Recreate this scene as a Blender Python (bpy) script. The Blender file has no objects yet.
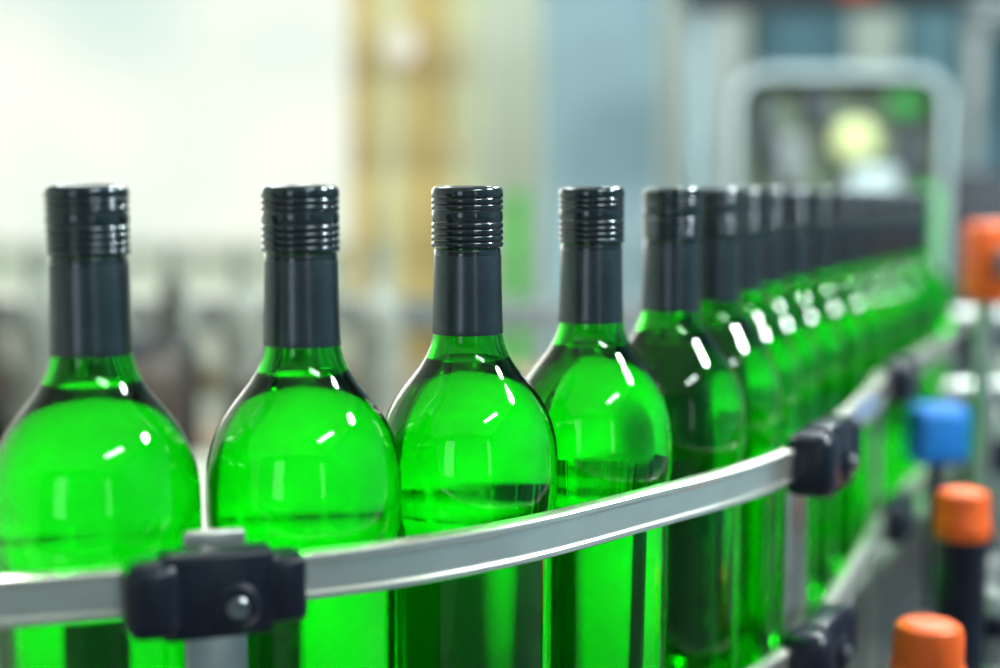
import bpy, bmesh, math, random
from mathutils import Vector, Matrix
random.seed(4)
S = bpy.context.scene
COL = S.collection
S.view_settings.view_transform = 'Standard'

# ---------------------------------------------------------------- materials
def new_mat(name):
    m = bpy.data.materials.new(name); m.use_nodes = True
    nt = m.node_tree
    return m, nt, nt.nodes['Principled BSDF']

def mat(name, col, rough=0.5, metal=0.0, var=0.12, scale=30, bump=0.0, trans=0.0, ior=1.45, coat=0.0, stretch=None):
    m, nt, b = new_mat(name)
    b.inputs['Roughness'].default_value = rough
    b.inputs['Metallic'].default_value = metal
    b.inputs['Transmission Weight'].default_value = trans
    b.inputs['IOR'].default_value = ior
    b.inputs['Coat Weight'].default_value = coat
    b.inputs['Coat Roughness'].default_value = 0.08
    tc = nt.nodes.new('ShaderNodeTexCoord'); mp = nt.nodes.new('ShaderNodeMapping')
    if stretch: mp.inputs['Scale'].default_value = stretch
    nz = nt.nodes.new('ShaderNodeTexNoise'); nz.inputs['Scale'].default_value = scale
    rp = nt.nodes.new('ShaderNodeValToRGB')
    rp.color_ramp.elements[0].position = 0.3; rp.color_ramp.elements[1].position = 0.7
    rp.color_ramp.elements[0].color = [c*(1-var) for c in col] + [1]
    rp.color_ramp.elements[1].color = [min(1, c*(1+var)) for c in col] + [1]
    L = nt.links.new
    L(tc.outputs['Object'], mp.inputs['Vector']); L(mp.outputs['Vector'], nz.inputs['Vector'])
    L(nz.outputs['Fac'], rp.inputs['Fac']); L(rp.outputs['Color'], b.inputs['Base Color'])
    if bump:
        bp = nt.nodes.new('ShaderNodeBump'); bp.inputs['Strength'].default_value = bump
        bp.inputs['Distance'].default_value = 0.001
        L(nz.outputs['Fac'], bp.inputs['Height']); L(bp.outputs['Normal'], b.inputs['Normal'])
    return m

def glass(name, col, ior):
    m, nt, b = new_mat(name)
    b.inputs['Base Color'].default_value = (*col, 1)
    b.inputs['Roughness'].default_value = 0.0
    b.inputs['Transmission Weight'].default_value = 1.0
    b.inputs['IOR'].default_value = ior
    return m

def emis(name, col, s, col2=None):
    m, nt, b = new_mat(name)
    b.inputs['Base Color'].default_value = (.05,.05,.05, 1)
    b.inputs['Emission Color'].default_value = (*col, 1)
    b.inputs['Emission Strength'].default_value = s
    if col2:
        tc = nt.nodes.new('ShaderNodeTexCoord')
        nz = nt.nodes.new('ShaderNodeTexNoise'); nz.inputs['Scale'].default_value = 0.8; nz.inputs['Detail'].default_value = 1
        rp = nt.nodes.new('ShaderNodeValToRGB')
        rp.color_ramp.elements[0].position = 0.35; rp.color_ramp.elements[1].position = 0.6
        rp.color_ramp.elements[0].color = (*col2, 1); rp.color_ramp.elements[1].color = (*col, 1)
        nt.links.new(tc.outputs['Object'], nz.inputs['Vector']); nt.links.new(nz.outputs['Fac'], rp.inputs['Fac'])
        nt.links.new(rp.outputs['Color'], b.inputs['Emission Color'])
    return m

M_glass = glass('green_glass', (0.001, 0.80, 0.004), 1.5)
M_glass2 = glass('green_glass_filled', (0.002, 0.76, 0.007), 1.38)
M_wine = glass('wine', (0.96, 1.0, 0.80), 0.90)
M_winetop = glass('wine_surface', (0.93, 1.0, 0.85), 1.34)
M_cap = mat('cap_metal', (0.060, 0.074, 0.086), 0.18, 0.85, 0.1, 400, coat=0.6)
M_skirt = mat('cap_skirt', (0.090, 0.106, 0.120), 0.30, 0.9, 0.08, 300, coat=.1)
M_rail = mat('brushed_aluminium', (0.97, 0.93, 0.85), 0.26, 0.85, 0.05, 60, 0.1)
M_steel = mat('stainless_steel', (0.62, 0.63, 0.61), 0.30, 0.95, 0.15, 40, 0.1)
M_black = mat('black_plastic', (0.010, 0.014, 0.028), 0.28, 0, 0.2, 200, 0.1)
M_bolt = mat('bolt_steel', (0.30, 0.32, 0.34), 0.3, 1.0)
M_orange = mat('orange_plastic', (0.85, 0.12, 0.012), 0.45, 0, 0.08, 60)
M_blue = mat('blue_plastic', (0.01, 0.20, 0.65), 0.6)
M_chain = mat('chain_plastic', (0.50, 0.52, 0.50), 0.35, 0.4, 0.15, 80)
M_table = mat('table_laminate', (0.40, 0.42, 0.35), 0.5, 0, 0.22, 3)
M_white = mat('white_enamel', (0.85, 0.87, 0.82), 0.5, 0, 0.03, 8)
M_screen = mat('screen_plastic', (0.16, 0.20, 0.17), 0.5, 0, 0.1, 20)
M_dark = mat('dark_machine', (0.040, 0.046, 0.062), 0.5, 0.0, 0.3, 8)
M_dbrown = mat('dark_brown_paint', (0.060, 0.045, 0.036), 0.5, 0.0, 0.3, 8)
M_grey = mat('grey_machine', (0.24, 0.26, 0.27), 0.45, 0.2, 0.25, 5)
M_cream = mat('cream_enamel', (0.66, 0.64, 0.54), 0.5, 0, 0.1, 5)
M_brown = mat('brown_board', (0.42, 0.33, 0.23), 0.6, 0, 0.3, 9)
M_wall = mat('wall_paint', (0.86, 0.90, 0.81), 0.8, 0, 0.06, 1.5)
M_wallb = mat('wall_paint_blue', (0.13, 0.25, 0.31), 0.8, 0, 0.25, 2)
M_wallf = mat('wall_paint_slate', (0.20, 0.28, 0.32), 0.8, 0, 0.08, 2)
M_bluegrey = mat('bluegrey_panel', (0.38, 0.53, 0.60), 0.6, 0, 0.22, 1.6)
M_floor = mat('floor_concrete', (0.36, 0.38, 0.36), 0.5, 0, 0.1, 3)
M_amber = mat('amber_pvc', (0.72, 0.47, 0.19), 0.4, 0, 0.55, 4, stretch=(2, 2, 1))
M_creamp = mat('cream_pvc', (0.86, 0.72, 0.46), 0.4, 0, 0.4, 4, stretch=(2, 2, 1))
M_clear = mat('clear_bottle_glass', (0.34, 0.36, 0.31), 0.2, 0, 0.35, 20)
M_darkgl = mat('dark_bottle_glass', (0.02, 0.022, 0.02), 0.25, 0, 0.2, 20)
M_frame = mat('frame_enamel', (0.52, 0.62, 0.64), 0.4, 0, 0.05, 10)
M_olive = mat('machine_interior', (0.075, 0.10, 0.065), 0.6, 0, 0.85, 12)
M_pale = mat('pale_yellow_dial', (0.68, 0.72, 0.34), 0.5)
M_greenp = mat('green_paint', (0.04, 0.50, 0.04), 0.5)
M_greend = mat('dark_green_paint', (0.03, 0.26, 0.05), 0.5)
M_red = mat('red_paint', (0.55, 0.08, 0.04), 0.5)
M_tube = emis('lamp_glow', (0.88, 1.0, 0.98), 42)
M_bulb = emis('bulb_glow', (0.90, 1.0, 0.99), 220)
M_globe = emis('globe_glow', (1.0, 0.97, 0.86), 0.85)
M_window = emis('window_daylight', (0.98, 0.99, 0.87), 1.0, (0.60, 0.79, 0.72))
M_sheen = emis('sheen_panel_glow', (0.85, 0.95, 1.0), 2.0)  # glow for the added sheen panels behind the camera

# ---------------------------------------------------------------- mesh helpers
def link(o, parent=None):
    COL.objects.link(o)
    if parent: o.parent = parent
    return o

def mesh_obj(name, verts, faces, mats, parent=None, smooth=True, fmat=None, angle=None):
    me = bpy.data.meshes.new(name)
    me.from_pydata([tuple(v) for v in verts], [], faces)
    for m in (mats if isinstance(mats, (list, tuple)) else [mats]): me.materials.append(m)
    bm = bmesh.new(); bm.from_mesh(me)
    if fmat is None: bmesh.ops.recalc_face_normals(bm, faces=bm.faces)
    bm.to_mesh(me); bm.free()
    for i, p in enumerate(me.polygons):
        p.use_smooth = smooth
        if fmat: p.material_index = fmat[i]
    if angle: me.set_sharp_from_angle(angle=math.radians(angle))
    me.update()
    return link(bpy.data.objects.new(name, me), parent)

def lathe_data(prof, seg=64, base=0):
    v, f, rings = [], [], []
    for r, z in prof:
        if r < 1e-7:
            rings.append([base+len(v)]); v.append((0, 0, z))
        else:
            idx = []
            for i in range(seg):
                a = 2*math.pi*i/seg
                idx.append(base+len(v)); v.append((r*math.cos(a), r*math.sin(a), z))
            rings.append(idx)
    for a, b in zip(rings[:-1], rings[1:]):
        for i in range(seg):
            j = (i+1) % seg
            if len(a) == 1 and len(b) == 1: continue
            if len(a) == 1: f.append((a[0], b[j], b[i]))
            elif len(b) == 1: f.append((a[i], a[j], b[0]))
            else: f.append((a[i], a[j], b[j], b[i]))
    return v, f

def lathe(name, prof, m, parent=None, seg=64, loc=(0, 0, 0), angle=35):
    v, f = lathe_data(prof, seg)
    o = mesh_obj(name, v, f, m, parent, True, fmat=[0]*len(f), angle=angle)
    o.location = loc
    return o

def box(name, size, loc, m, parent=None, bevel=0.002, rot=0.0, seg=3):
    bm = bmesh.new(); bmesh.ops.create_cube(bm, size=1)
    for v in bm.verts: v.co = Vector((v.co.x*size[0], v.co.y*size[1], v.co.z*size[2]))
    if bevel: bmesh.ops.bevel(bm, geom=bm.edges[:], offset=bevel, segments=seg, profile=0.5, affect='EDGES')
    me = bpy.data.meshes.new(name); bm.to_mesh(me); bm.free(); me.materials.append(m)
    for p in me.polygons: p.use_smooth = True
    me.set_sharp_from_angle(angle=math.radians(35))
    o = bpy.data.objects.new(name, me); o.location = loc; o.rotation_euler[2] = rot
    return link(o, parent)

def cr(pts, n=10):
    out = []
    P = [Vector(p) for p in pts]
    P = [2*P[0]-P[1]] + P + [2*P[-1]-P[-2]]
    for i in range(1, len(P)-2):
        for k in range(n):
            t = k/n
            out.append(0.5*((2*P[i]) + (P[i+1]-P[i-1])*t + (2*P[i-1]-5*P[i]+4*P[i+1]-P[i+2])*t*t + (3*P[i]-P[i-1]-3*P[i+1]+P[i+2])*t**3))
    out.append(P[-2])
    return out

def normals(path):
    out = []
    for i, p in enumerate(path):
        a = path[max(0, i-1)]; b = path[min(len(path)-1, i+1)]
        d = (b-a).normalized(); out.append(Vector((d.y, -d.x)))
    return out

def sweep(name, path, sec, m, parent=None, angle=35, closed=True, z0=0):
    v, f = [], []
    n = len(sec)
    N = normals(path)
    for p, nr in zip(path, N):
        for o, z in sec:
            q = p + nr*o; v.append((q.x, q.y, z+z0))
    for i in range(len(path)-1):
        for k in range(n):
            k2 = (k+1) % n
            f.append((i*n+k, i*n+k2, (i+1)*n+k2, (i+1)*n+k))
    f.append(tuple(range(n))); f.append(tuple(range((len(path)-1)*n, len(path)*n))[::-1])
    return mesh_obj(name, v, f, m, parent, True, angle=angle)

def empty(name, loc, rot=0.0, label=None, cat=None, group=None):
    e = bpy.data.objects.new(name, None); e.empty_display_size = 0.05
    e.location = loc; e.rotation_euler[2] = rot
    link(e); tag(e, label, cat, group)
    return e

def tag(o, label=None, cat=None, group=None, kind=None):
    if label: o['label'] = label
    if cat: o['category'] = cat
    if group: o['group'] = group
    if kind: o['kind'] = kind
    return o

def copy_tree(src, loc, rot=0.0):
    n = src.copy(); COL.objects.link(n); n.location = loc; n.rotation_euler[2] = rot
    def rec(a, b):
        for c in a.children:
            k = c.copy(); COL.objects.link(k); k.parent = b
            rec(c, k)
    rec(src, n)
    return n

# ---------------------------------------------------------------- key coordinates (metres)
CZ = 1.0
CAMZ = CZ + 0.296
bott = [(-.232,.503),(-.154,.520),(-.079,.552),(-.014,.599),(.043,.655),(.089,.721),(.122,.793),(.149,.867),(.178,.941),
        (.211,1.013),(.246,1.084),(.282,1.154),(.318,1.224),(.354,1.294),(.391,1.364),(.428,1.434)]
path_ext = [(-.72,.53),(-.56,.515),(-.42,.503),(-.31,.497)] + bott + [(.465,1.503),(.500,1.574),(.534,1.645),(.565,1.718),(.60,1.84),(.625,1.98),(.64,2.15),(.645,2.5)]
cpath = cr(path_ext, 6)
railpts = [(-.70,.468),(-.56,.456),(-.42,.448),(-.30,.446),(-.183,.467),(-.070,.504),(.0,.547),(.067,.613),(.124,.676),(.168,.745),(.208,.835),(.252,.940),
           (.298,1.055),(.350,1.160),(.418,1.295),(.492,1.44),(.56,1.57),(.62,1.70)]
rpath = cr(railpts, 8)
ZR = CAMZ - 0.140
ZR2 = CAMZ - 0.247

# ---------------------------------------------------------------- wine bottle
shoulder = [(37.5,10),(37.5,60),(37.5,120),(37.5,150),(37.5,156),(37.7,159),(38.4,162),(39.0,165),(39.25,168.5),(39.35,173),(39.3,179),(39.1,185),(38.4,191),(36.9,197),(34.7,202.8),(31.8,208),(28.3,213),(24.4,217.8),
            (20.9,222.3),(18.1,227),(16.4,231),(15.4,235),(14.7,239.5),(14.2,247),(14.2,290)]
def offp(k):
    out = []
    for i, (r, z) in enumerate(shoulder):
        a = shoulder[max(0,i-1)]; b = shoulder[min(len(shoulder)-1,i+1)]
        dx, dz = b[0]-a[0], b[1]-a[1]; l = math.hypot(dx, dz)
        out.append((r - dz/l*k, z + dx/l*k))
    return out
mm = 0.001
bottle = empty('wine_bottle', (0,0,0))
outer = [(0,14),(10,12),(20,8),(27,2.5),(31,0.4),(33,0),(35.2,1),(36.9,4)] + shoulder + [(13.5,292),(11,292)]
inner = offp(2.4)
LEVEL = 225.5
inn_head = [(r,z) for (r,z) in inner if z > LEVEL]
for a,b in zip(inner[:-1], inner[1:]):
    if a[1] <= LEVEL <= b[1]:
        t=(LEVEL-a[1])/(b[1]-a[1]); rl=a[0]+(b[0]-a[0])*t
cav = [(11,289.9)] + [(r,z) for r,z in inn_head[::-1] if z<289] + [(rl,LEVEL)]
v1,f1 = lathe_data([(r*mm,z*mm) for r,z in outer+cav], 96)
g = mesh_obj('glass_body', v1, f1, M_glass, bottle, True, fmat=[0]*len(f1))
g['label'] = 'green glass bottle body'
wprof = [(0,18),(12,16),(24,11),(31.7,8),(34.8,11)] + [(r,z) for r,z in inner if 20<z<LEVEL] + [(rl-0.02,LEVEL-0.02)]
wtop = [(rl-0.02,LEVEL-0.02),(rl-1.2,LEVEL-0.9),(rl-3,LEVEL-1.3),(0,LEVEL-1.4)]
va,fa = lathe_data([(r*mm,z*mm) for r,z in wprof], 96)
vb,fb = lathe_data([(r*mm,z*mm) for r,z in wtop], 96, base=len(va))
w = mesh_obj('wine', va+vb, fa+fb, [M_wine, M_winetop], bottle, True, fmat=[0]*len(fa)+[1]*len(fb))
w['label'] = 'clear white wine filling the bottle'
def ring(zc, h, r=15.45, lo=14.95):
    return [(lo,zc-h*.5),(r-.12,zc-h*.30),(r,zc),(r-.12,zc+h*.30),(lo,zc+h*.5)]
cp = [(14.25,237),(15.2,237),(15.25,237.6),(15.1,240),(14.7,256),(14.5,270),(14.4,272.6),(14.1,273.0),(14.1,273.6)]
for zc in (275.0,277.7,280.4,283.1): cp += ring(zc,2.7,15.5,14.9)
cp += ring(287.1,5.0,15.4,14.95)
for zc in (290.9,293.5): cp += ring(zc,2.6,15.45,14.9)
cp += [(15.25,294.9),(15.45,295.6),(15.45,297.4),(15.1,298.6),(14.3,299.5),(12.8,300),(0,300)]
vc,fc = lathe_data([(r*mm,zz*mm) for r,zz in cp], 72)
cap = mesh_obj('screw_cap', vc, fc, M_cap, bottle, True, fmat=[0]*len(fc), angle=60)
cap['label'] = 'black metal screw cap with ridged top and smooth sleeve'
vs,fs = lathe_data([(r*mm,zz*mm) for r,zz in [(15.35,236.6),(15.45,237.2),(15.25,240),(14.82,256),(14.62,269.8),(14.4,270.6),(14.2,270.6)]],72)
sk = mesh_obj('cap_sleeve', vs, fs, M_skirt, cap, True, fmat=[0]*len(fs), angle=60)
sk['label'] = 'gunmetal grey smooth sleeve'
bottle2 = empty('wine_bottle', (0,0,0))
v2,f2 = lathe_data([(r*mm,z*mm) for r,z in outer+[(0,292)]], 64)
g2 = mesh_obj('glass_body', v2, f2, M_glass2, bottle2, True, fmat=[0]*len(f2))
c2 = cap.copy(); COL.objects.link(c2); c2.parent = bottle2
s2 = sk.copy(); COL.objects.link(s2); s2.parent = c2

G = 'green wine bottles on the conveyor'
LB = 'green glass wine bottle with black screw cap on conveyor'
for i,(x,y) in enumerate(bott[1:]):
    if i == 0: o = bottle; o.location = (x,y,CZ)
    elif i == 6: o = bottle2; o.location = (x,y,CZ)
    else: o = copy_tree(bottle if i < 6 else bottle2, (x,y,CZ), random.uniform(0,6.28))
    tag(o, LB, 'bottle', G)

# ---------------------------------------------------------------- conveyor
conv = empty('conveyor', (0.1,0.75,0), 0, 'curved stainless bottling conveyor with flat plate chain', 'conveyor')
def loc_children(o):
    o.location = Vector(o.location) - o.parent.location
ch = sweep('chain', cpath, [(-.041,-.008),(-.041,-.0006),(-.0405,0),(.0405,0),(.041,-.0006),(.041,-.008)], M_chain, conv, z0=CZ); loc_children(ch)
for sgn in (-1,1):
    fr = sweep('side_frame', cpath, [(sgn*.043,-.11),(sgn*.043,-.002),(sgn*.047,-.002),(sgn*.047,-.106),(sgn*.060,-.106),(sgn*.060,-.11)], M_steel, conv, z0=CZ); loc_children(fr)
for (x,y) in [(-.3,.495),(.122,.793),(.391,1.363),(.64,2.2)]:
    o = box('leg', (.05,.05,CZ-.1), (x,y,(CZ-.1)/2), M_steel, conv, .004); loc_children(o)

rsec = [(-.004,-.0080),(-.003,-.0090),(.003,-.0090),(.0045,-.0080),(.0045,-.0062),(.0034,-.0052),(.0034,.0052),(.0045,.0062),(.0045,.0080),(.003,.0090),(-.003,.0090),(-.004,.0080)]
r1 = sweep('guide_rail', rpath, rsec, M_rail, z0=ZR)
tag(r1, 'curved brushed aluminium guide rail in front of the bottles', 'rail', 'conveyor guide rails')
r2 = sweep('guide_rail', rpath, rsec, M_rail, z0=ZR2)
tag(r2, 'lower curved brushed aluminium guide rail near bottle bases', 'rail', 'conveyor guide rails')
P = [Vector(p) for p in path_ext]
for i in range(3, 17):
    a = P[i]; b = P[i+1]; mid = (a+b)/2; d = (b-a).normalized(); nr = Vector((d.y,-d.x))
    q = mid - nr*.0475
    ang = math.atan2(d.y,d.x)
    e = empty('refraction_screen',(q.x,q.y,CZ-.004),ang,'dark slatted screen added behind bottles to darken their lower glass','screen','added dark screens behind the bottles')  # added screen: its slats refract into dark bands in the lower bottles
    box('base_bar',(.074,.005,.010),(0,0,.005),M_screen,e,.0012)
    sl = [(-.020,.007),(.001,.010),(.026,.005)]
    if i in (3,4,5): sl = [(-.034,.006),(-.018,.008),(.004,.006),(.020,.008),(.034,.005)]
    for (sx,sw) in sl:
        box('slat',(sw,.004,.128),(sx,0,.064),M_screen,e,.001)

# ---------------------------------------------------------------- rail brackets
def hex_bolt(name, r, depth, parent, loc):
    prof = [(0,.0),(r,.0),(r,depth*.7),(r*.85,depth),(r*.5,depth),(r*.45,depth*.5),(0,depth*.5)]
    v,f = lathe_data([(a,b) for a,b in prof], 24)
    v = [(x,-z,y) for x,y,z in v]
    o = mesh_obj(name, v, f, M_bolt, parent, True, angle=35); o.location = loc
    return o
def clamp_block(parent, zc, s=1.0):
    c = box('clamp', (.040,.014,.031), (0.002,-.010,zc), M_black, parent, .0025)
    c.scale = (s,s,s)
    box('clamp_jaw', (.020,.022,.028), (-.0225,.001,0), M_black, c, .0065, seg=5)
    box('clamp_jaw', (.014,.018,.024), (.0245,.001,0), M_black, c, .0035, seg=4)
    prof = [(0,0),(.0085,0),(.0085,.0012),(.0070,.0024),(.0050,.0024),(0,.0024)]
    v,f = lathe_data(prof, 32); v = [(x,-z,y) for x,y,z in v]
    b = mesh_obj('boss', v, f, M_black, c, True, angle=35); b.location = (.006,-.0068,-.004)
    hex_bolt('bolt', .0038, .0020, c, (.006,-.0091,-.004))
    return c
def bracket(x,y,ang,top=.018,w=.023,s=1.0,px=0):
    e = empty('rail_bracket', (x,y,0), ang, 'steel rail bracket with black plastic clamps and bolt','bracket','guide rail brackets')
    box('post', (w,.005,.28+top), (px,.0085,ZR+top-(.28+top)/2), M_steel, e, .0015)
    box('foot', (.05,.055,.006), (0,.028,ZR-.278), M_steel, e, .0015)
    for zc in (ZR, ZR2): clamp_block(e, zc, s)
    return e
bracket(-.106,.4905, math.atan2(.34,.94), px=.004)
bracket(.168,.745, math.atan2(.88,.46), .004, .034, 1.22, .006)
bracket(.298,1.055, math.atan2(.91,.41), .004, .03, 1.1)
bracket(.455,1.367, math.atan2(.89,.455), .004, .03)

# ---------------------------------------------------------------- added inner reflector table & outer machine deck
tp = cpath[0:140]; N = normals(tp)
edge = [(p - n*.064) for p,n in zip(tp,N)]
outline = [(q.x,q.y) for q in edge] + [(edge[-1].x-.25,edge[-1].y),(-.10,1.60),(-1.15,1.60),(-1.15,.62)]
nn = len(outline)
vt = [(x,y,CZ-.004) for x,y in outline] + [(x,y,CZ-.03) for x,y in outline]
ft = [tuple(range(nn)), tuple(range(nn,2*nn))[::-1]] + [(i,(i+1)%nn,nn+(i+1)%nn,nn+i) for i in range(nn)]
e = empty('reflector_table',(-.2,.9,0),0,'pale table added beside the conveyor to brighten the bottle glass','table')  # added as a reflector so the bottle shoulders refract something bright
tt = mesh_obj('table_top', vt, ft, M_table, e, False); loc_children(tt)
for (x,y) in [(-1.05,.72),(-1.05,1.5),(-.15,1.5),(.25,1.5)]:
    o = box('leg',(.05,.05,CZ-.03),(x,y,(CZ-.03)/2),M_steel,e,.004); loc_children(o)
outer_t = sweep('machine_deck', cpath[24:130], [(.100,-.08),(.100,-.03),(.62,-.03),(.62,-.08)], M_dark, z0=CZ)
tag(outer_t,'dark steel machine deck beside the conveyor','machine')

def knob(x,y,ztop,r,label):
    zb = CZ-.03
    e = empty('clamping_knob', (x,y,zb), 0, label, 'knob','orange capped knobs')
    h = ztop-zb
    ch = r*1.75
    lathe('body', [(0,0),(r*1.5,0),(r*1.5,.006),(r*.9,.008),(r*.9,h-ch-.012),(r*.95,h-ch-.010),(r*.95,h-ch),(0,h-ch)], M_black, e, 40)
    pr = [(0,h-ch),(r*.96,h-ch),(r,h-ch+.002),(r,h-ch+.010),(r*.94,h-ch+.0115),(r*.94,h-r*.35),(r*.88,h-r*.15),(r*.72,h-.0006),(r*.6,h),(0,h)]
    lathe('end_cap', pr, M_orange, e, 40)
knob(.290,.855,CAMZ-.183,.0175,'black knob with bright orange end cap on deck')
knob(.222,.700,CAMZ-.219,.0190,'short black knob with orange end cap on deck')
e = empty('sensor_post',(.421,1.2,CZ-.03),0,'steel post carrying an orange sensor housing','sensor post')
lathe('pole',[(0,0),(.025,0),(.025,.006),(.008,.008),(.008,.24),(0,.24)],M_steel,e,32)
box('sensor_housing',(.050,.045,.070),(.009,0,.268),M_orange,e,.008)
box('lens',(.024,.01,.024),(.01,-.024,.27),M_bolt,e,.003)
e = empty('junction_box',(.342,1.075,CZ-.03),0.1,'small blue plastic junction box on dark stand','box')
box('body',(.046,.03,.048),(0,0,.140),M_blue,e,.010)
box('lid',(.038,.005,.038),(0,-.016,.140),M_blue,e,.002)
lathe('stand',[(0,0),(.015,0),(.015,.004),(.006,.006),(.006,.118),(0,.118)],M_dark,e,24)
for k,(x,y,z,l,a) in enumerate([(.70,1.55,1.16,.5,.1),(.66,1.35,1.11,.5,.15),(.62,1.15,1.06,.42,.25),(.52,.95,1.0,.34,.3)]):
    e = empty('support_beam',(x,y,CZ-.03),a,'horizontal steel beam on short uprights','beam','steel beams on machine deck')
    box('bar',(l,.03,.02),(0,0,z-CZ+.03),M_steel,e,.003)
    for s in (-1,1): box('upright',(.02,.02,z-CZ+.02),(s*l*.42,0,(z-CZ+.02)/2),M_dark,e,.002)
for (x,y,h,r) in [(.335,.92,.055,.016),(.39,1.12,.07,.018),(.30,.775,.03,.013),(.47,1.30,.12,.02),(.265,.775,.022,.012),(.40,.98,.10,.014),(.52,1.42,.16,.02),(.36,.86,.06,.016),(.44,1.10,.13,.016)]:
    e = empty('threaded_fitting',(x,y,CZ-.03),0,'shiny steel threaded fitting with black hand nut on deck','fitting','steel fittings on machine deck')
    lathe('stud',[(0,0),(r*1.3,0),(r*1.3,.006),(r*.55,.008),(r*.55,h),(r*.45,h+.003),(0,h+.003)],M_steel,e,24)
    lathe('hand_nut',[(r*.5,h*.55),(r,h*.55),(r*1.08,h*.6),(r*1.08,h*.78),(r,h*.83),(r*.5,h*.83)],M_black,e,24)
for (x,y,w_,d_,h) in [(.95,1.98,.32,.3,1.24),(1.28,1.55,.2,.3,1.15)]:
    e = empty('drive_housing',(x,y,0),.1,'dark machine drive housing with ribbed front cover','machine','drive housings')
    box('body',(w_,d_,h),(0,0,h/2),M_dark,e,.01)
    box('cover',(w_*.8,.02,.3),(0,-d_/2-.008,h-.22),M_grey,e,.006)
    for k in range(3): box('rib',(w_*.7,.012,.012),(0,-d_/2-.022,h-.15-k*.07),M_steel,e,.002)

# ---------------------------------------------------------------- arched machine
e = empty('filling_machine',(.655,2.7,0),0,'enclosed filling machine with pale rounded frame','machine')
hw, zt, zb, cr_ = .203, 1.530, .80, .06
pts = [(-hw,zb),(-hw,zt-cr_)]
for i in range(1,9):
    a = math.pi - i*math.pi/16; pts.append((-hw+cr_+cr_*math.cos(a), zt-cr_+cr_*math.sin(a)))
for i in range(0,9):
    a = math.pi/2 - i*math.pi/16; pts.append((hw-cr_+cr_*math.cos(a), zt-cr_+cr_*math.sin(a)))
pts.append((hw,zb))
v,f=[],[]
for i,(x,z) in enumerate(pts):
    a=Vector(pts[max(0,i-1)]); b=Vector(pts[min(len(pts)-1,i+1)]); d=(b-a).normalized(); n=Vector((d.y,-d.x))
    for (o,yy) in [(-.007,-.006),(.007,-.006),(.007,.006),(-.007,.006)]:
        v.append((x+n.x*o,yy,z+n.y*o))
for i in range(len(pts)-1):
    for k in range(4):
        f.append((i*4+k,i*4+(k+1)%4,(i+1)*4+(k+1)%4,(i+1)*4+k))
f.append((0,1,2,3)); f.append(tuple(range(len(v)-4,len(v))))
fo=mesh_obj('frame',v,f,M_frame,e,True,angle=35)
box('back_panel',(.41,.02,.747),(0,.05,1.161),M_olive,e,.05)
box('side_panel',(.01,.03,.60),(-.197,.025,1.14),M_dark,e,.002)
box('side_panel',(.01,.03,.60),(.197,.025,1.14),M_dark,e,.002)
box('green_panel',(.04,.02,.22),(.160,-.035,1.20),M_greenp,e,.004)  # added panel standing in for green bottle glass at the row's end
box('cabinet',(.55,.5,.84),(0,.20,.42),M_white,e,.01)
v,f = lathe_data([(0,0),(.042,0),(.042,.01),(.036,.014),(0,.014)],40); v=[(x,-z,y) for x,y,z in v]
d=mesh_obj('dial',v,f,M_pale,e,True,angle=35); d.location=(.03,.01,1.40)
box('dial_arm',(.012,.04,.012),(.03,.03,1.40),M_steel,e,.002)
box('valve_block',(.10,.04,.06),(.07,.02,1.32),M_frame,e,.015)
box('valve_block',(.05,.03,.10),(-.09,.03,1.36),M_grey,e,.01)
box('valve_block',(.03,.03,.14),(-.14,.03,1.42),M_dark,e,.006)
box('valve_block',(.05,.03,.07),(-.04,.03,1.47),M_dark,e,.006)
box('valve_block',(.05,.03,.10),(.14,.03,1.38),M_dark,e,.006)
box('valve_block',(.06,.03,.04),(.13,.03,1.47),M_greend,e,.006)
e = empty('pipe_manifold',(1.14,3.1,0),0,'dark pipe manifold with vertical steel pipes','machine')
box('cabinet',(.30,.2,1.35),(0,0,.675),M_dark,e,.01)
for k in range(3): lathe('pipe',[(0,1.34),(.018,1.34),(.018,1.62),(.026,1.625),(.026,1.65),(0,1.65)],M_steel if k!=1 else M_dark,e,20,loc=(-.09+k*.09,0,0))

# ---------------------------------------------------------------- far table with bottles
fc_ = empty('bottle_table',(-.6,2.2,0),0,'long brown topped steel table carrying empty bottles','table')
box('top',(1.7,.16,.05),(0,0,.895),M_brown,fc_,.004)
for x in (-.75,0,.75): box('leg',(.05,.05,.87),(x,0,.435),M_steel,fc_,.004)
box('back_guide',(1.7,.01,.05),(0,.078,1.10),M_grey,fc_,.003)
box('back_guide',(1.7,.01,.05),(0,.078,.99),M_brown,fc_,.003)
for x in (-.8,0,.8): box('guide_support',(.012,.012,.20),(x,.078,1.0),M_grey,fc_,.002)
sp = [(r*mm,z*mm) for r,z in [(0,0),(35,0),(36.9,3)]+shoulder+[(14.2,298),(0,298)]]
lead = lathe('empty_bottle', sp, M_clear, None, 32)
for i in range(12):
    x=-1.38+i*.108
    if i==0: o=lead
    else:
        o=lead.copy()
        COL.objects.link(o)
    o.location=(x,2.2,.92)
    tag(o,'empty pale glass bottle standing on brown table','bottle','empty bottles on the far table')
for x,k,zs in ((-.71,1.90,.86),(-.462,1.95,.88),(-.24,1.97,.74)):
    o=lathe('dark_bottle', sp, M_darkgl, None, 32); o.location=(x,k,zs)
    tag(o,'dark glass bottle standing on a steel stand','bottle','dark bottles')
    e2=empty('bottle_stand',(x,k,0),0,'steel pedestal stand under a dark bottle','stand','bottle stands')
    lathe('column',[(0,0),(.045,0),(.045,.01),(.02,.02),(.02,zs-.02),(.035,zs-.01),(.035,zs),(0,zs)],M_steel,e2,32)
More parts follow.
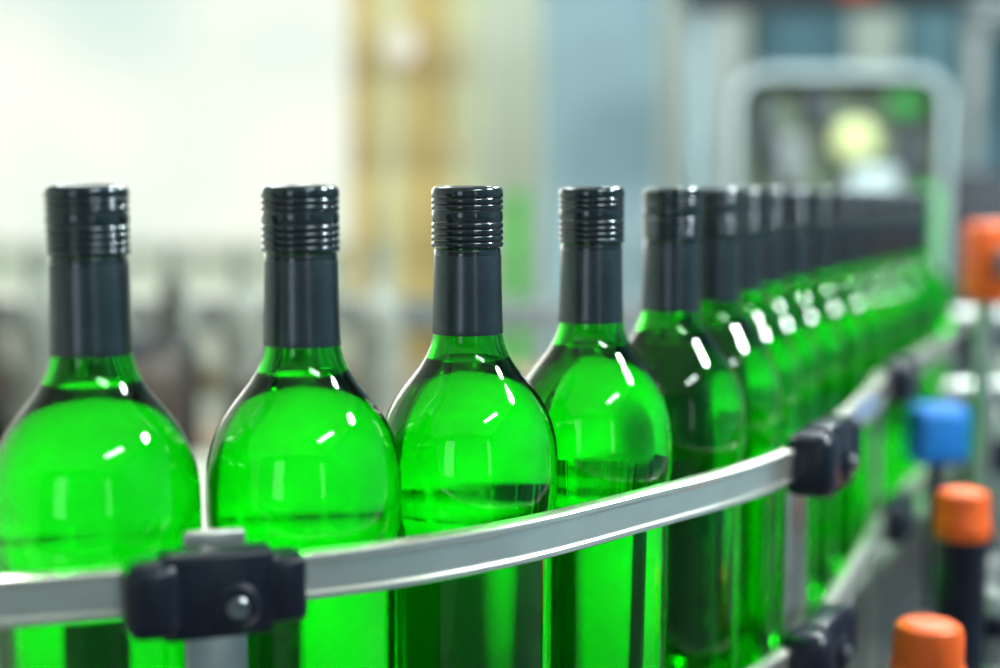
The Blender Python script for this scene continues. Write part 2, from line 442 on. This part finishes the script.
for (x,w_,h) in ((-.79,.34,1.14),(-.45,.12,1.10),(-.26,.13,1.08)):
    e = empty('motor_unit',(x,1.70,0),0,'dark brown motor unit on tall pedestal','machine','motor units behind the table')
    box('pedestal',(w_*.6,.10,h-.12),(0,0,(h-.12)/2),M_dbrown,e,.005)
    box('motor',(w_,.12,.12),(0,0,h-.06),M_dbrown,e,.03)
    box('terminal_cover',(w_*.4,.05,.03),(0,0,h+.01),M_dark,e,.006)

# ---------------------------------------------------------------- amber strip curtain
e = empty('strip_curtain',(-.30,5.0,0),0,'amber plastic strip curtain hanging from a steel header','curtain')
box('header',(.56,.06,.08),(0,0,2.72),M_steel,e,.005)
for i in range(5):
    box('strip',(.105,.006,2.6),(-.18+i*.09,(i%2)*.012,1.38),M_creamp if i in (1,4) else M_amber,e,.002)
def cabinet(name,x0,x1,y,dp,h,m,label,cat):
    e=empty(name,((x0+x1)/2,y,0),0,label,cat); w_=x1-x0
    box('body',(w_,dp,h),(0,0,h/2),m,e,.01)
    box('door',(w_*.9,.02,h*.9),(0,-dp/2-.008,h/2),m,e,.008)
    box('handle',(.02,.03,.2),(w_*.35,-dp/2-.03,min(h*.5,1.1)),M_steel,e,.006)
    return e
cabinet('tall_cabinet',.14,.50,4.6,.5,2.6,M_bluegrey,'tall blue-grey steel cabinet against the wall','cabinet')
cabinet('equipment_cabinet',.58,.80,4.9,.4,2.5,M_white,'pale enamel equipment cabinet beside steel cabinet','cabinet')
cabinet('switch_cabinet',.86,1.12,4.7,.4,2.5,M_wallb,'dark teal switch cabinet beside pale equipment cabinet','cabinet')
cabinet('low_cabinet',-2.6,-.75,4.6,.6,.95,M_cream,'long low cream cabinet under the window','cabinet')
cabinet('control_cabinet',1.20,1.90,4.0,.5,2.2,M_wallb,'large blue-grey control cabinet beside the wall','cabinet')
e = empty('standpipe',(.035,3.0,0),0,'bright green painted standpipe','pipe')
lathe('pipe',[(0,0),(.05,0),(.05,.01),(.02,.012),(.02,1.28),(.028,1.285),(.028,1.30),(0,1.30)],M_greenp,e,24)
e = empty('cable_gantry',(.95,3.4,0),0,'dark overhead cable gantry on two steel posts','gantry')
box('tray',(1.0,.2,.09),(0,0,1.79),M_dark,e,.005)
for s in (-1,1): box('post',(.04,.04,1.75),(s*.47,0,.875),M_bluegrey,e,.004)
box('junction',(.09,.06,.06),(-.12,-.12,1.78),M_red,e,.006)
box('junction',(.12,.06,.08),(.2,-.12,1.72),M_grey,e,.006)

# ---------------------------------------------------------------- room
def plane(name, a,b,c,d,m):
    o = mesh_obj(name,[a,b,c,d],[(0,1,2,3)],m,None,False); tag(o,kind='structure'); return o
XL,XR,YB,YF,H=-4,2.6,6.0,-3.5,3.4
plane('floor',(XL,YF,0),(XR,YF,0),(XR,YB,0),(XL,YB,0),M_floor)
plane('wall_back',(XL,YB,0),(XR,YB,0),(XR,YB,H),(XL,YB,H),M_wall)
plane('wall_left',(XL,YF,0),(XL,YB,0),(XL,YB,H),(XL,YF,H),M_wall)
plane('wall_right',(XR,YF,0),(XR,YB,0),(XR,YB,H),(XR,YF,H),M_wallb)
plane('wall_front',(XL,YF,0),(XR,YF,0),(XR,YF,H),(XL,YF,H),M_wallf)
plane('ceiling',(XL,YF,H),(XR,YF,H),(XR,YB,H),(XL,YB,H),M_wall)
wn=box('window_1',(3.0,.03,1.9),(-2.14,YB-.02,2.05),M_window,None,0); tag(wn,kind='structure')
for nm,sz,lc in [('trim_1',(3.1,.04,.04),(-2.14,YB-.05,1.09)),('trim_2',(3.1,.04,.04),(-2.14,YB-.05,3.01)),('trim_3',(.04,.04,1.9),(-.62,YB-.05,2.05)),('trim_4',(.04,.04,1.9),(-3.66,YB-.05,2.05))]:
    tag(box(nm,sz,lc,M_white,None,.005),kind='structure')
tag(box('sheen_panel_1',(1.0,.03,2.2),(-1.7,YF+.02,1.75),M_sheen,None,0),kind='structure')  # unseen glowing panel, added for vertical highlights on caps and bottles
tag(box('sheen_panel_2',(.35,.03,2.2),(2.2,YF+.02,1.75),M_sheen,None,0),kind='structure')  # second unseen glowing panel, added for sheen on the right cap edges

def lamp(x,y,rot=0,w=.22,l=1.2):
    e=empty('ceiling_lamp',(x,y,H),rot,'white rectangular panel lamp mounted on ceiling','lamp','ceiling lamps')
    box('housing',(w+.05,l+.05,.05),(0,0,-.03),M_white,e,.006)
    box('diffuser',(w,l,.012),(0,0,-.06),M_tube,e,.003)
def pendant(x,y,z,r=.085,m=None):  # unseen lamps added to put round bright glints on the far bottles
    e=empty('glint_lamp',(x,y,H),0,'round white pendant lamp added for glints on the far bottles','lamp','added glint lamps')
    lathe('cord',[(0,z-H+.06),(.006,z-H+.06),(.006,0),(0,0)],M_dark,e,12)
    lathe('shade',[(r*1.15,z-H),(r*1.1,z-H+.03),(.03,z-H+.09),(0,z-H+.09)],M_white,e,32)
    lathe('bulb',[(0,z-H-.02),(r*.6,z-H-.015),(r,z-H+.005),(r*.9,z-H+.012),(0,z-H+.012)],m or M_bulb,e,32)
lamp(1.5,-1.2,-.5,.26,1.2)
lamp(-1.6,2.6,0,.25,1.0)
lamp(.6,3.4,0,.2,.6)  # unseen lamp added to light the cabinet fronts
lamp(-.6,4.6,0,.2,.6)  # unseen lamp added to brighten the back wall
lamp(1.4,5.0,0,.2,.5)  # another unseen lamp added to brighten the back wall and cabinets
pendant(1.2,.75,2.3,.14)
pendant(.75,1.9,2.3,.12)
e=empty('highlight_globe',(-.33,4.75,H),0,'glowing white globe standing in for the highlight on the strip curtain','lamp')  # glowing ball that stands in for a white highlight, not a known lamp
lathe('cord',[(0,-1.52),(.006,-1.52),(.006,0),(0,0)],M_cream,e,12)
zc=1.80-H
lathe('globe',[(.055*math.sin(t*math.pi/12),zc-.055*math.cos(t*math.pi/12)) for t in range(13)],M_globe,e,32)

def area(name,loc,rot,sx,sy,p,col):
    l=bpy.data.lights.new(name,'AREA'); l.shape='RECTANGLE'; l.size=sx; l.size_y=sy; l.energy=p; l.color=col
    o=bpy.data.objects.new(name,l); o.location=loc; o.rotation_euler=rot; link(o); return o
area('daylight',(-2.2,5.8,2.2),(math.radians(-90),0,0),2.8,1.7,42,(1,1,.94))
area('overhead_fill',(-.5,1.5,3.3),(0,0,0),1.5,1.5,14,(.97,1,.99))  # added fill that evens out bottle shadows on the inner table
area('table_hotspot',(-.42,1.0,1.95),(0,0,0),.25,.25,4.0,(1,1,.96))  # added light for a hot spot with falloff on the inner table

W=bpy.data.worlds.new('world'); S.world=W; W.use_nodes=True
W.node_tree.nodes['Background'].inputs[0].default_value=(.85,.95,1,1)
W.node_tree.nodes['Background'].inputs[1].default_value=.5

# ---------------------------------------------------------------- camera
cd=bpy.data.cameras.new('camera'); cam=bpy.data.objects.new('camera',cd); link(cam)
cd.lens=50; cd.sensor_width=36; cd.clip_start=.01
cam.location=(0,0,CAMZ); cam.rotation_euler=(math.radians(90-5.71),0,0)
cd.dof.use_dof=True; cd.dof.focus_distance=.59; cd.dof.aperture_fstop=2.6
S.camera=cam
